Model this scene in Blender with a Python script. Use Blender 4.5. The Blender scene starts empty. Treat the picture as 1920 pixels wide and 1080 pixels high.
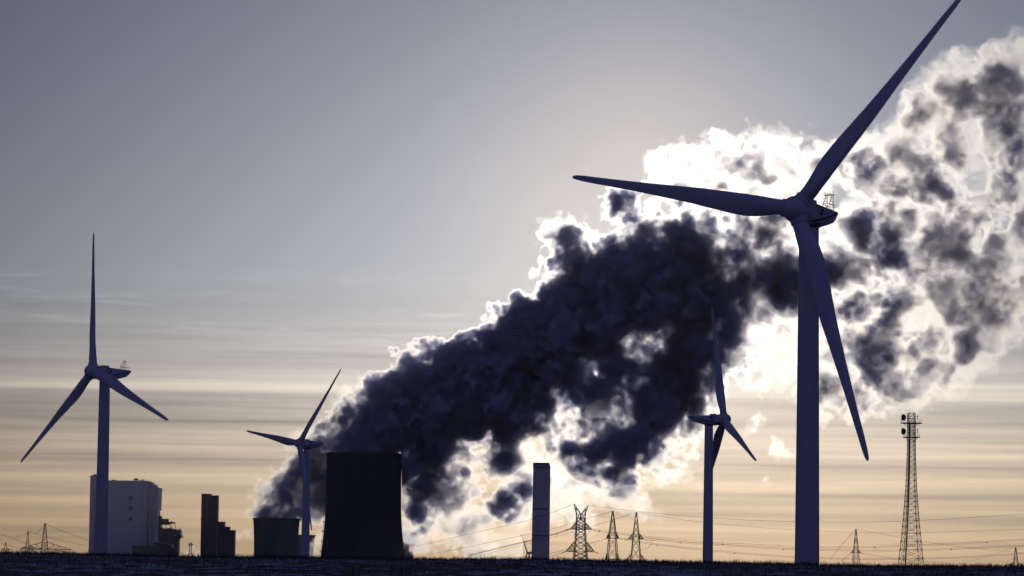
import bpy, math, random
import numpy as np
from mathutils import Matrix, Vector

# ---------------------------------------------------------------- camera, sky, sun, exposure
C = bpy.context.scene
COL = C.collection
PITCH, ROLL, FOC = math.radians(4.66), math.radians(.74), 6400.0
_f = Vector((0, math.cos(PITCH), math.sin(PITCH))); _r = Vector((1, 0, 0)); _u = _r.cross(_f)
CR = math.cos(ROLL)*_r + math.sin(ROLL)*_u
CU = -math.sin(ROLL)*_r + math.cos(ROLL)*_u
EYE = Vector((0, 0, 1.7))
cam = bpy.data.objects.new('camera', bpy.data.cameras.new('camera')); COL.objects.link(cam); C.camera = cam
cam.matrix_world = Matrix(((CR.x, CU.x, -_f.x, EYE.x), (CR.y, CU.y, -_f.y, EYE.y), (CR.z, CU.z, -_f.z, EYE.z), (0, 0, 0, 1)))
cam.data.lens = 120; cam.data.sensor_width = 36; cam.data.clip_start = .5; cam.data.clip_end = 120000

def at(px, py, Y):
    d = _f + CR*((px-960)/FOC) + CU*((540-py)/FOC)
    return EYE + d*(Y/d.y)

SUN_EL, SUN_AZ = math.radians(5.85), math.radians(2.2)
sd0 = Vector((math.sin(SUN_AZ)*math.cos(SUN_EL), math.cos(SUN_AZ)*math.cos(SUN_EL), math.sin(SUN_EL)))
w = bpy.data.worlds.new('World'); C.world = w; w.use_nodes = True
nt = w.node_tree; N = nt.nodes; Lk = nt.links
bg = N['Background']; bg.inputs[1].default_value = .05
sky = N.new('ShaderNodeTexSky'); sky.sky_type = 'NISHITA'; sky.sun_disc = False
sky.sun_elevation = SUN_EL; sky.sun_rotation = SUN_AZ
sky.altitude = 100; sky.air_density = .5; sky.dust_density = 2; sky.ozone_density = 3
gam = N.new('ShaderNodeGamma'); gam.inputs[1].default_value = 1.4
mul = N.new('ShaderNodeMix'); mul.data_type = 'RGBA'; mul.blend_type = 'MULTIPLY'; mul.inputs[0].default_value = 1
mul.inputs[7].default_value = (.62, .69, .885, 1)
Lk.new(sky.outputs[0], gam.inputs[0]); Lk.new(gam.outputs[0], mul.inputs[6])
# thin stratus streaks low in the sky, blue fill light added overhead and behind the viewer (all by direction in the sky)
def mth(op, a, b=None, c=None, clamp=False):
    n = N.new('ShaderNodeMath'); n.operation = op; n.use_clamp = clamp
    for i, v in enumerate((a, b, c)):
        if v is None: continue
        if isinstance(v, (int, float)): n.inputs[i].default_value = v
        else: Lk.new(v, n.inputs[i])
    return n.outputs[0]
def ramp(src, stops, mode='LINEAR'):
    n = N.new('ShaderNodeValToRGB'); Lk.new(src, n.inputs[0]); n.color_ramp.interpolation = mode; e = n.color_ramp.elements
    while len(e) < len(stops): e.new(.5)
    for q, (p, c) in zip(e, stops): q.position = p; q.color = (c, c, c, 1) if isinstance(c, (int, float)) else (*c, 1)
    return n.outputs[0]
def noise(vec, scale, st, det=4, rough=.5, loc=(0, 0, 0), dist=0.):
    m = N.new('ShaderNodeMapping'); m.inputs['Scale'].default_value = st; m.inputs['Location'].default_value = loc; Lk.new(vec, m.inputs[0])
    n = N.new('ShaderNodeTexNoise'); n.inputs['Scale'].default_value = scale; n.inputs['Detail'].default_value = det; n.inputs['Roughness'].default_value = rough
    n.inputs['Distortion'].default_value = dist; Lk.new(m.outputs[0], n.inputs[0]); return n.outputs[0]
def mix(f, a, b, blend='MIX'):
    n = N.new('ShaderNodeMix'); n.data_type = 'RGBA'; n.blend_type = blend
    for i, v in ((0, f), (6, a), (7, b)):
        if isinstance(v, (int, float)): n.inputs[i].default_value = v
        elif isinstance(v, tuple): n.inputs[i].default_value = (*v, 1)
        else: Lk.new(v, n.inputs[i])
    return n.outputs[2]
BACK_FILL = (13, 16, 46)  # added blue sky term that brightens the backlit turbines and dark steam
tcw = N.new('ShaderNodeTexCoord'); dirv = tcw.outputs['Generated']
sep = N.new('ShaderNodeSeparateXYZ'); Lk.new(dirv, sep.inputs[0])
big = noise(dirv, 1, (5, 5, 40), 3, loc=(3, 1, 7)); fine = noise(dirv, 1, (9, 9, 420), 5, .55, (1, 5, 2), .25); wide = noise(dirv, 1, (3, 3, 150), 3, .5, (8, 2, 4), .2)
el = mth('MULTIPLY_ADD', mth('SUBTRACT', big, .5), .006, sep.outputs[2])          # gently wavy elevation
bands = ramp(mth('MULTIPLY', el, 8), [(0, .5), (.10, .52), (.16, .42), (.2, .55), (.235, .43), (.28, .52), (.33, .38), (.36, .42), (.385, .50), (.40, .76), (.43, .70), (.455, .52), (.56, .5)])
amt = ramp(mth('MULTIPLY', el, 8), [(0, .5), (.06, .9), (.45, 1), (.58, .25), (.75, .0)])
bsum = mth('ADD', mth('MULTIPLY', mth('SUBTRACT', bands, .5), 1.5), mth('ADD', mth('MULTIPLY', mth('SUBTRACT', fine, .5), 1.15), mth('MULTIPLY', mth('SUBTRACT', wide, .5), 1.6)))
bm = mth('MULTIPLY_ADD', mth('MULTIPLY', bsum, amt), .92, 1.0)
wisp = ramp(noise(dirv, 1, (26, 26, 330), 7, .66, (2.3, 7, 1.1), 1.2), [(.54, 0), (.86, 1)])
wz = ramp(mth('MULTIPLY', el, 8), [(.5, 0), (.53, 1), (.64, 1), (.70, 0)])
bm = mth('ADD', bm, mth('MULTIPLY', mth('MULTIPLY', wisp, wz), .62))
cmb = N.new('ShaderNodeCombineColor')
for i in range(3): Lk.new(mth('POWER', mth('MAXIMUM', bm, .05), (1, .93, .8)[i]), cmb.inputs[i])
low = ramp(sep.outputs[2], [(0, (46, 27, 10)), (.03, (36, 21, 8)), (.052, (14, 8, 4)), (.075, (0, 0, 0))])
front = mix(1., mix(1., mul.outputs[2], low, 'ADD'), cmb.outputs[0], 'MULTIPLY')
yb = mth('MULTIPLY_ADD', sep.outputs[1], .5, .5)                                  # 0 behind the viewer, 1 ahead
back = ramp(yb, [(0, BACK_FILL), (.45, BACK_FILL), (.86, (0, 0, 0))])
# aureole of the thin cirrus round the sun
dp = N.new('ShaderNodeVectorMath'); dp.operation = 'DOT_PRODUCT'; Lk.new(dirv, dp.inputs[0]); dp.inputs[1].default_value = tuple(sd0)
dpos = mth('MAXIMUM', dp.outputs['Value'], 0.)
a1 = mix(1., mix(1., mth('POWER', dpos, 900.), (82, 60, 33), 'MULTIPLY'), mix(1., mth('POWER', dpos, 230.), (24, 18, 12), 'MULTIPLY'), 'ADD')
front = mix(1., mix(1., front, ramp(sep.outputs[2], [(0, (1, .88, .76)), (.05, (1, .94, .87)), (.09, (1, 1, 1))]), 'MULTIPLY'), a1, 'ADD')
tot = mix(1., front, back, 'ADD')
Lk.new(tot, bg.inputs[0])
sl = bpy.data.lights.new('sun', 'SUN'); sl.energy = 4; sl.angle = math.radians(.5); sl.color = (1, .91, .79)
so = bpy.data.objects.new('sun', sl); COL.objects.link(so)
sd = Vector((math.sin(SUN_AZ)*math.cos(SUN_EL), math.cos(SUN_AZ)*math.cos(SUN_EL), math.sin(SUN_EL)))
so.rotation_euler = sd.to_track_quat('Z', 'Y').to_euler(); so.location = (0, 0, 300)
C.view_settings.view_transform = 'Standard'; C.view_settings.look = 'None'; C.view_settings.gamma = 1
C.view_settings.exposure = -4
C.cycles.volume_bounces = 4; C.cycles.max_bounces = 6; C.cycles.transparent_max_bounces = 160
# ---------------------------------------------------------------- helpers
R_ = random.Random(7)
GZ = -18.0                                    # level of the plain beyond the crest
class MB:
    def __init__(s): s.v = []; s.f = []
    def add(s, vs, fs):
        o = len(s.v); s.v += [tuple(p) for p in vs]; s.f += [tuple(i+o for i in q) for q in fs]; return s
    def box(s, c, h, rz=0.):
        cs, sn = math.cos(rz), math.sin(rz); vs = []
        for k in range(8):
            x, y, z = (h[0] if k & 1 else -h[0]), (h[1] if k & 2 else -h[1]), (h[2] if k & 4 else -h[2])
            vs.append((c[0]+x*cs-y*sn, c[1]+x*sn+y*cs, c[2]+z))
        return s.add(vs, [(0, 2, 3, 1), (4, 5, 7, 6), (0, 1, 5, 4), (2, 6, 7, 3), (0, 4, 6, 2), (1, 3, 7, 5)])
    def tube(s, a, b, r0, r1=None, n=5, cap=True):
        a, b = Vector(a), Vector(b); d = b-a
        if d.length < 1e-6: return s
        r1 = r0 if r1 is None else r1
        d.normalize(); u = d.orthogonal().normalized(); w_ = d.cross(u); vs = []
        for p, r in ((a, r0), (b, r1)):
            for i in range(n):
                t = 2*math.pi*i/n; vs.append(p+u*(r*math.cos(t))+w_*(r*math.sin(t)))
        fs = [(i, (i+1) % n, n+(i+1) % n, n+i) for i in range(n)]
        if cap: fs += [tuple(range(n))[::-1], tuple(range(n, 2*n))]
        return s.add(vs, fs)
    def path(s, pts, r, n=4):
        for a, b in zip(pts, pts[1:]): s.tube(a, b, r, r, n, False)
        return s
    def loft(s, rings, cap=True):
        n = len(rings[0]); vs = [p for r in rings for p in r]; fs = []
        for k in range(len(rings)-1):
            fs += [(k*n+i, k*n+(i+1) % n, (k+1)*n+(i+1) % n, (k+1)*n+i) for i in range(n)]
        if cap: fs += [tuple(range(n))[::-1], tuple(range((len(rings)-1)*n, len(rings)*n))]
        return s.add(vs, fs)
    def lathe(s, prof, n=48, c=(0, 0, 0), cap=True):
        return s.loft([[(c[0]+r*math.cos(2*math.pi*i/n), c[1]+r*math.sin(2*math.pi*i/n), c[2]+z) for i in range(n)] for r, z in prof], cap)
    def build(s, name, mat, parent=None, smooth=0):
        me = bpy.data.meshes.new(name); me.from_pydata(s.v, [], s.f); me.materials.append(mat); me.update()
        if smooth:
            me.shade_smooth()
            try: me.set_sharp_from_angle(angle=math.radians(smooth))
            except Exception: pass
        o = bpy.data.objects.new(name, me); COL.objects.link(o)
        if parent: o.parent = parent
        return o

def tag(o, label=None, cat=None, group=None, kind=None):
    for k, v in (('label', label), ('category', cat), ('group', group), ('kind', kind)):
        if v: o[k] = v
    return o
def thing(name, label, cat, loc, group=None):
    o = bpy.data.objects.new(name, None); COL.objects.link(o); o.location = loc; o.empty_display_size = 1
    return tag(o, label, cat, group)

def paint(name, col, rough=.55, var=.12, scale=.4, streak=(1, 1, 1), metal=0., bump=0.):
    m = bpy.data.materials.new(name); m.use_nodes = True; t = m.node_tree; b = t.nodes['Principled BSDF']
    tc = t.nodes.new('ShaderNodeTexCoord'); mp = t.nodes.new('ShaderNodeMapping'); mp.inputs['Scale'].default_value = streak
    nz = t.nodes.new('ShaderNodeTexNoise'); nz.inputs['Scale'].default_value = scale; nz.inputs['Detail'].default_value = 6
    cr = t.nodes.new('ShaderNodeValToRGB'); e = cr.color_ramp.elements
    e[0].position = .3; e[1].position = .7
    e[0].color = (*[c*(1-var) for c in col], 1); e[1].color = (*[min(1, c*(1+var)) for c in col], 1)
    for a, o in ((tc.outputs['Object'], mp.inputs[0]), (mp.outputs[0], nz.inputs[0]), (nz.outputs[0], cr.inputs[0]), (cr.outputs[0], b.inputs['Base Color'])): t.links.new(a, o)
    b.inputs['Roughness'].default_value = rough; b.inputs['Metallic'].default_value = metal
    if bump:
        bp = t.nodes.new('ShaderNodeBump'); bp.inputs['Strength'].default_value = bump
        t.links.new(nz.outputs[0], bp.inputs['Height']); t.links.new(bp.outputs[0], b.inputs['Normal'])
    return m
M_TURB = paint('turbine_paint', (.42, .45, .52), .5, .07, .25, (3, 3, .35))
M_BLADE = paint('blade_paint', (.40, .43, .50), .45, .06, .3)
M_DARK = paint('dark_trim', (.035, .04, .06), .6)
M_STEEL = paint('galvanised_steel', (.16, .17, .19), .6, .2, 1.5, (1, 1, 1), .3)
M_INS = paint('insulator_brown', (.05, .04, .04), .4)
M_WIRE = paint('conductor_aluminium', (.12, .12, .13), .6, .1, 1.)
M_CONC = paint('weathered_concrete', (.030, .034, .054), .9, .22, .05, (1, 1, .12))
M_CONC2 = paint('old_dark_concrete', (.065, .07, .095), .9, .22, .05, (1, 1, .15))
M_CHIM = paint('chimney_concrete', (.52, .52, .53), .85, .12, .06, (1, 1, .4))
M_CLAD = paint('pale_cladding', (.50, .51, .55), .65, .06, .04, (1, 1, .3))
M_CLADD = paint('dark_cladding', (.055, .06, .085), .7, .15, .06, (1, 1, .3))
M_ROOF = paint('metal_roof', (.45, .45, .45), .35, .1, .1, (1, 1, 1), .6)
M_VENT = paint('vent_louvre', (.16, .17, .20), .7)

def row_z(px, py, D): return at(px, py, D)

# ---------------------------------------------------------------- ground
def gz(y):
    k = 2.64e-4
    if y < 60: return -.2*y/60 - (0 if y > 0 else 0)
    p = 1.94-k*(y-150)**2
    if y <= 230: return p
    t = min(1, (y-230)/190); z0 = 1.94-k*80**2; t2 = t*t*(3-2*t)
    return z0*(1-t2)+GZ*t2 - (0 if t >= 1 else .042*(y-230)*(1-t)**2)
def undul(x, y): return .03*math.sin(x*.23+1)+.02*math.sin(x*.61+y*.05)+.015*math.sin(x*1.3+.4*y)
mb = MB()
ys = [-450, -100, -30, 0, 20, 40, 60, 75, 90]+[95+2.5*i for i in range(36)]+[190, 205, 220, 240, 260, 280, 300, 330, 360, 390, 420, 500, 800, 1500, 3000, 6000, 8900]
xs = [-3900, -1000, -300, -120, -70]+[-50+2*i for i in range(51)]+[70, 120, 300, 1000, 3900]
vs = [(x, y, gz(y)+(undul(x, y) if 60 < y < 230 and abs(x) < 110 else 0)) for y in ys for x in xs]
nx = len(xs)
mb.add(vs, [(j*nx+i, j*nx+i+1, (j+1)*nx+i+1, (j+1)*nx+i) for j in range(len(ys)-1) for i in range(nx-1)])
def soil():
    m = bpy.data.materials.new('frosted_soil'); m.use_nodes = True; t = m.node_tree; b = t.nodes['Principled BSDF']
    tc = t.nodes.new('ShaderNodeTexCoord')
    def noise(sc, st, det):
        mp = t.nodes.new('ShaderNodeMapping'); mp.inputs['Scale'].default_value = st; t.links.new(tc.outputs['Object'], mp.inputs[0])
        n = t.nodes.new('ShaderNodeTexNoise'); n.inputs['Scale'].default_value = sc; n.inputs['Detail'].default_value = det; t.links.new(mp.outputs[0], n.inputs[0]); return n
    n1, n2 = noise(1.6, (1, .35, 1), 8), noise(.12, (1, .6, 1), 3)
    ad = t.nodes.new('ShaderNodeMath'); ad.operation = 'MULTIPLY_ADD'; ad.inputs[1].default_value = .45
    t.links.new(n2.outputs[0], ad.inputs[0]); t.links.new(n1.outputs[0], ad.inputs[2])
    cr = t.nodes.new('ShaderNodeValToRGB'); e = cr.color_ramp.elements
    e[0].position = .70; e[0].color = (.035, .034, .036, 1); e[1].position = .86; e[1].color = (.33, .37, .45, 1)
    t.links.new(ad.outputs[0], cr.inputs[0]); t.links.new(cr.outputs[0], b.inputs['Base Color']); b.inputs['Roughness'].default_value = .95
    bp = t.nodes.new('ShaderNodeBump'); bp.inputs['Strength'].default_value = .6; bp.inputs['Distance'].default_value = .1
    t.links.new(n1.outputs[0], bp.inputs['Height']); t.links.new(bp.outputs[0], b.inputs['Normal'])
    return m
tag(mb.build('field_ground', soil(), smooth=60), kind='structure')
# stubble: dry stalks over the crest of the field, nobody could count them
sv, sf = [], []
def stalk(x, y, h, wd, lean, seg=1):
    z = gz(y)+undul(x, y)-.03; o = len(sv); a = R_.uniform(0, math.pi); dx, dy = math.cos(a)*wd, math.sin(a)*wd*.3
    lx, ly = R_.uniform(-lean, lean)*h, R_.uniform(-lean, lean)*h
    sv.extend([(x-dx, y-dy, z), (x+dx, y+dy, z), (x+lx*.5+dx*.7, y+ly*.5, z+h*.55), (x+lx*.5-dx*.7, y+ly*.5, z+h*.55), (x+lx, y+ly, z+h)])
    sf.extend([(o, o+1, o+2, o+3), (o+3, o+2, o+4)])
for i in range(60000):
    y = 98+R_.random()**.8*72; x = R_.uniform(-36, 36)
    row = math.sin(y*2.6+.4*math.sin(x*.2))
    if row < -.3 and R_.random() < .75: continue
    dens = .5+.5*math.sin(x*.37+y*.11)*math.sin(x*.13-y*.21+2)
    stalk(x, y, R_.uniform(.07, .17)*(.7+.5*dens), R_.uniform(.008, .02), .5)
for i in range(9000):
    stalk(R_.uniform(-34, 34), R_.uniform(138, 162), R_.uniform(.1, .25), R_.uniform(.008, .016), .5)
for i in range(260):
    stalk(R_.uniform(-34, 34), R_.uniform(140, 166), R_.uniform(.22, .42), .008, .35)
for i in range(70):
    x, y = R_.uniform(-30, 30), R_.uniform(142, 160)
    for k in range(5): stalk(x+R_.uniform(-.15, .15), y, R_.uniform(.15, .34), .009, .6)
me = bpy.data.meshes.new('dry_stubble'); me.from_pydata(sv, [], sf); me.materials.append(paint('dry_straw', (.055, .05, .048), .9, .3, 3.)); me.update()
o = bpy.data.objects.new('dry_stubble', me); COL.objects.link(o)
tag(o, 'dark dry stubble with taller weeds along the crest of the field', 'stubble', kind='stuff')

# ---------------------------------------------------------------- wind turbines
BL = [  # radius, chord, leading edge offset, relative thickness, twist
 (1.3, 1.9, .95, 1., 16), (2.0, 1.9, .95, 1., 16), (2.9, 1.98, .97, .85, 16), (4.2, 2.3, 1.0, .6, 15), (5.6, 2.62, 1.05, .45, 14), (7.2, 2.75, 1.05, .36, 12), (9, 2.66, 1.03, .31, 10), (12, 2.36, 1.0, .27, 7.5),
 (15, 2.03, .94, .24, 5.5), (18, 1.7, .8, .22, 4), (21, 1.42, .68, .2, 3), (24, 1.18, .58, .19, 2), (27, .98, .5, .18, 1.2), (29.5, .86, .45, .17, .6), (31.4, .74, .42, .16, .2), (32.4, .58, .36, .16, 0), (32.85, .36, .24, .18, 0), (33, .1, .1, .2, 0)]
def airfoil(n=20):
    pts = []
    for i in range(n):
        t = 2*math.pi*i/n; c = .5+.5*math.cos(t); yt = 5*(.2969*math.sqrt(c)-.126*c-.3516*c*c+.2843*c**3-.1015*c**4)
        pts.append((c, t, yt if math.sin(t) >= 0 else -.7*yt))
    return pts
AF = airfoil()
def turbine(hub, yaw, phase, label, pitch=2., small=False, tilt=5., tower_r=(1.22, 1.68), over=3.4):
    hub = Vector(hub); a, tl = math.radians(yaw), math.radians(tilt)
    n = Vector((-math.sin(a)*math.cos(tl), -math.cos(a)*math.cos(tl), math.sin(tl)))
    s = Vector((0, 0, 1)).cross(n).normalized(); v = n.cross(s)
    nh = Vector((n.x, n.y, 0)).normalized()
    base = hub-nh*over; base.z = GZ
    T = thing('wind_turbine', label, 'wind turbine', base, 'wind turbines standing in the field')
    L = lambda p: Vector(p)-base
    top = hub.z-GZ-1.9
    mb = MB(); nseg = 40
    prof = [(tower_r[1]+(tower_r[0]-tower_r[1])*(z/top)**.9, z) for z in np.linspace(0, top, 14)]
    mb.lathe(prof, nseg); tw = mb.build('tower', M_TURB, T, 40)
    if not small:
        for q in (.42, .72):
            fl = MB(); r = tower_r[1]+(tower_r[0]-tower_r[1])*q**.9; fl.lathe([(r-.05, top*q-.06), (r+.018, top*q-.06), (r+.018, top*q+.06), (r-.05, top*q+.06)], nseg); fl.build('flange', M_TURB, tw, 30)
        MB().lathe([(tower_r[0]+.12, top-.05), (tower_r[0]+.22, top+.1), (tower_r[0]+.22, top+.45)], nseg).build('yaw_ring', M_DARK, T, 40)
    P = lambda ax, lat, up: L(hub + n*ax + s*lat + v*up)      # nacelle coordinates: along the axis, sideways, up
    # hub: rounded cap with a flared rear edge
    hb = MB(); rings = []
    for ax, r in ((2.05, .05), (2.0, .45), (1.85, .8), (1.55, 1.14), (1.1, 1.42), (.55, 1.6), (0, 1.68), (-.5, 1.7), (-.85, 1.66), (-.95, 1.56)):
        rings.append([P(ax, r*math.cos(2*math.pi*i/32), r*math.sin(2*math.pi*i/32)) for i in range(32)])
    hb.loft(rings); hb.build('rotor_hub', M_BLADE, T, 40)
    # nacelle
    st = [(-.98, 1.52, 1.45, -1.5), (-1.4, 1.56, 1.5, -1.6), (-2.2, 1.58, 1.52, -1.65), (-3.4, 1.56, 1.5, -1.6), (-4.6, 1.5, 1.48, -1.45), (-5.8, 1.36, 1.5, -1.2), (-7, 1.16, 1.55, -.85), (-8.2, .92, 1.6, -.45), (-9.2, .68, 1.62, -.1), (-9.9, .48, 1.62, .45), (-10.5, .34, 1.62, 1.15), (-10.62, .24, 1.6, 1.3)]
    def hw(ax, up):
        aa = [q[0] for q in st][::-1]
        w_, t_, b_ = (float(np.interp(ax, aa, [q[k] for q in st][::-1])) for k in (1, 2, 3))
        q = (up-(t_+b_)/2)/((t_-b_)/2); q = max(-1, min(1, q))
        return w_*(1-abs(q)**2.6)**(1/2.6)
    rings = []
    for ax, w_, t_, b_ in st:
        rg = []
        for i in range(36):
            th = 2*math.pi*i/36; c_, s_ = math.cos(th), math.sin(th); e = 2/2.6
            rg.append(P(ax, w_*math.copysign(abs(c_)**e, c_), (t_+b_)/2+(t_-b_)/2*math.copysign(abs(s_)**e, s_)))
        rings.append(rg)
    nb = MB(); nb.loft(rings); nac = nb.build('nacelle', M_TURB, T, 40)
    sp = MB()
    def patch(poly_fn, sd):   # strip on the side skin between a lower and an upper edge
        vs = []; K = 14
        for i in range(K+1):
            ax, lo, hi = poly_fn(i/K)
            for up in (lo, (lo+hi)/2, hi): vs.append(P(ax, sd*(hw(ax, up)+.025), up))
        return vs, [(i*3+j, i*3+3+j, i*3+4+j, i*3+1+j) for i in range(K) for j in (0, 1)]
    for sd in (1, -1):
        MB().add(*patch(lambda t: (-1.5-8.5*t, -1.4+2.6*t**1.1, -1.08+2.55*t**1.1), sd)).build('stripe', M_DARK, nac)
    if not small:
        for sd in (1, -1):
            em = MB()
            for k, (h0, x1) in enumerate(((.95, -4.5), (.42, -4.45), (-.1, -4.2))):
                x0 = -3.5 if k != 1 else -3.66
                em.add(*patch(lambda t: (x0+(x1-x0)*t, h0-.02+(.1*t if k == 2 else 0), h0+.36), sd))
            zig = [(-2.8, 1.4), (-3.25, 1.05), (-2.8, .65), (-3.15, .25), (-3.7, -.45)]
            for (a0, u0), (a1, u1) in zip(zig, zig[1:]):
                em.add(*patch(lambda t: (a0+(a1-a0)*t, u0+(u1-u0)*t-.13, u0+(u1-u0)*t+.13), sd))
            em.build('emblem', M_DARK, nac)
        rh = MB(); rh.loft([[P(ax, y_, u_) for y_, u_ in ((.8, 1.1), (-.8, 1.1), (-.72, tz), (.72, tz))] for ax, tz in ((-2.2, 1.3), (-2.3, 1.74), (-3.9, 1.8), (-4.0, 1.3))]); rh.build('roof_hatch', M_TURB, nac)
        sm = MB(); q = .038
        for sd in (.42, -.42):
            sm.tube(P(-7.6, sd, 1.6), P(-8.5, sd, 3.4), q); sm.tube(P(-9.0, sd, 1.6), P(-8.75, sd, 3.4), q)
            for h in (2.1, 2.55, 3.0): sm.tube(P(-7.6-.9*(h-1.6)/1.8, sd, h), P(-9.0+.25*(h-1.6)/1.8, sd, h), q*.7)
        sm.tube(P(-8.6, -.7, 3.41), P(-8.6, .7, 3.41), .07)
        for y_ in (-.65, -.3, .1, .5): sm.tube(P(-8.6, y_, 3.41), P(-8.6, y_, 3.41+R_.uniform(.25, .5)), .035)
        rail = [P(-8.9+1.35*math.cos(t), .62*math.sin(t), 2.15) for t in np.linspace(0, 2*math.pi, 17)]
        sm.path(rail, .035)
        for k in range(0, 16, 4): sm.tube(rail[k], P(-8.9+.9*math.cos(k*math.pi/8), .4*math.sin(k*math.pi/8), 1.55), .03)
        sm.build('sensor_mast', M_DARK, nac)
    # blades: leading edge turns clockwise seen from the front
    for k in range(3):
        th = math.radians(phase+120*k); b = v*math.cos(th)+s*math.sin(th); tau = s*math.cos(th)-v*math.sin(th)
        rings = []
        for r, ch, le, tk, tws in BL:
            be = math.radians(tws*.5+pitch); ec = tau*math.cos(be)+n*math.sin(be); et = n*math.cos(be)-tau*math.sin(be)
            off = n*0.
            rg = []
            for c, t, yt in AF:
                rnd = (math.cos(t)*.5, math.sin(t)*.5); m_ = max(0, min(1, (tk-.36)/.64))
                x_ = (le-c*ch)*(1-m_)+(le-ch*.5-rnd[0]*ch)*m_; y_ = yt*ch*tk*(1-m_)+rnd[1]*ch*m_
                rg.append(L(hub+b*r+ec*x_+et*y_+off))
            rings.append(rg)
        bo = MB(); bo.loft(rings); blade = bo.build('blade', M_BLADE, T, 50)
        if not small:
            be = math.radians(8+pitch); cl = MB(); ec = tau*math.cos(be)+n*math.sin(be); et = n*math.cos(be)-tau*math.sin(be)
            cl.loft([[L(hub+b*r+ec*(rr*math.cos(q))+et*(rr*math.sin(q))) for q in np.linspace(0, 2*math.pi, 28, endpoint=False)] for r, rr in ((1.0, 1.12), (1.72, 1.12), (1.86, 1.08), (1.95, .98))])
            cl.build('root_collar', M_BLADE, blade, 40)
    return T
turbine(at(1492.7, 392.7, 415.3), 32.6, 39.9, 'largest wind turbine, close on the right with one blade crossing the top edge')
turbine(at(174, 696.4, 782.4), 47.8, -8.8, 'wind turbine standing alone at the left in front of the pale boiler house')
turbine(at(561.2, 831.2, 1198), 50.2, 158.8, 'small pale wind turbine between the two cooling towers, one blade hanging along its tower')
turbine(at(1357.5, 786, 985), -101.6, 126.9, 'wind turbine seen side-on with its nacelle pointing left, beside the largest turbine', pitch=78, over=4.5)
turbine(at(989, 1036.5, 5100), 50, -33, 'tiny distant wind turbine just left of the concrete chimney', small=True)

# ---------------------------------------------------------------- power station
def px_m(D): return D/FOC
def cooling_tower(px, D, prof, label, mat, ribs=0, n=144, nm='cooling_tower'):
    """prof: (photo row, half width in photo pixels) from the top down to the plain"""
    top = at(px, prof[0][0], D); k = px_m(D)
    T = thing(nm, label, 'cooling tower', (top.x, D, GZ), 'cooling towers of the power station')
    pr = [((hw_*k), at(px, y, D).z-GZ) for y, hw_ in prof][::-1]
    zs = np.linspace(0, pr[-1][1], 40); rs = np.interp(zs, [p[1] for p in pr], [p[0] for p in pr])
    rs = np.convolve(np.pad(rs, 2, 'edge'), np.ones(5)/5, 'valid')
    sh = MB(); nn = ribs*4 if ribs else n
    def ring(r, z, rb=True):
        return [((r+(.35 if ribs and rb and i % 4 == 0 else 0))*math.cos(2*math.pi*i/nn), (r+(.35 if ribs and rb and i % 4 == 0 else 0))*math.sin(2*math.pi*i/nn), z) for i in range(nn)]
    R = [ring(r, z) for r, z in zip(rs, zs)]
    R += [ring(rs[-1]-.8, zs[-1], False), ring(rs[-1]-1.2, zs[-1]-12, False)]
    sh.loft(R, False); sh.build('shell', mat, T, 30)
    rm = MB(); r = float(rs[-1]); z = float(zs[-1])
    rm.lathe([(r-.4, z-1.6), (r+.75, z-1.6), (r+.75, z+.25), (r-.4, z+.25)], 120); rm.build('rim', mat, T, 30)
    return T, rs, zs
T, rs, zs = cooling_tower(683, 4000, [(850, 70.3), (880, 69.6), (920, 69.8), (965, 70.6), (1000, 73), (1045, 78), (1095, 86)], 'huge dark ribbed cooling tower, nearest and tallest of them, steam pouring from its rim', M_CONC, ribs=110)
lad = MB(); th = math.radians(183)
pr = [((r+1.2)*math.cos(th), (r+1.2)*math.sin(th), z) for r, z in zip(rs, zs)]
lad.path(pr, .25); [lad.box((p[0], p[1], p[2]), (1.3, 1.3, .5)) for p in pr[3::3]]
lad.build('access_ladder', M_STEEL, T)
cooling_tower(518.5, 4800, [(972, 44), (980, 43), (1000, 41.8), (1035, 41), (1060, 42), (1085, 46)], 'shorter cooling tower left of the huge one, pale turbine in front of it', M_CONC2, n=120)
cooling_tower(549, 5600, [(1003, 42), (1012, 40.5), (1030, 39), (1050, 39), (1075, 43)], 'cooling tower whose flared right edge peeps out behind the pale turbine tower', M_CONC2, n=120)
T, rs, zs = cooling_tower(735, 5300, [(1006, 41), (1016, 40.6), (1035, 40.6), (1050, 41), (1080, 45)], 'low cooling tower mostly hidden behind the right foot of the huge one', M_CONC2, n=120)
mt = MB(); r = rs[-1]; mt.tube((r-.5, -3, zs[-1]), (r+.4, -3, zs[-1]+13), .35, .2); mt.build('aerial', M_STEEL, T)

k = px_m(3800); p0 = at(1015, 868, 3800)
T = thing('chimney', 'tall plain concrete chimney standing in front of the steam, right of the cooling towers', 'chimney', (p0.x, 3800, GZ))
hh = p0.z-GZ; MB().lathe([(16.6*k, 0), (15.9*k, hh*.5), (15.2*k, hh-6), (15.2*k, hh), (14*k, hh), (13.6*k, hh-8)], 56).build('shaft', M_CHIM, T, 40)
for z, g in ((hh-.4, .2), (hh-1.5, .2), (hh-5.5, .22), (hh*.62, .12), (hh*.4, .12)):
    rr = float(np.interp(z/hh, [0, .5, 1], [16.6, 15.9, 15.2]))*k; MB().lathe([(rr-.2, z-.5), (rr+g, z-.5), (rr+g, z+.5), (rr-.2, z+.5)], 56).build('band', M_CLADD, T, 30)
du = MB(); du.box((14.8*k, -3.0, (hh-2.4)/2), (1.35, 1.6, (hh-2.4)/2)); du.build('lift_shaft', M_CHIM, T)
for i in range(14):
    a = math.radians(190+i*12); MB().box((15.25*k*math.cos(a), 15.25*k*math.sin(a), hh-3.2), (.35, .35, .8), a).build('opening', M_VENT, T)

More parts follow.
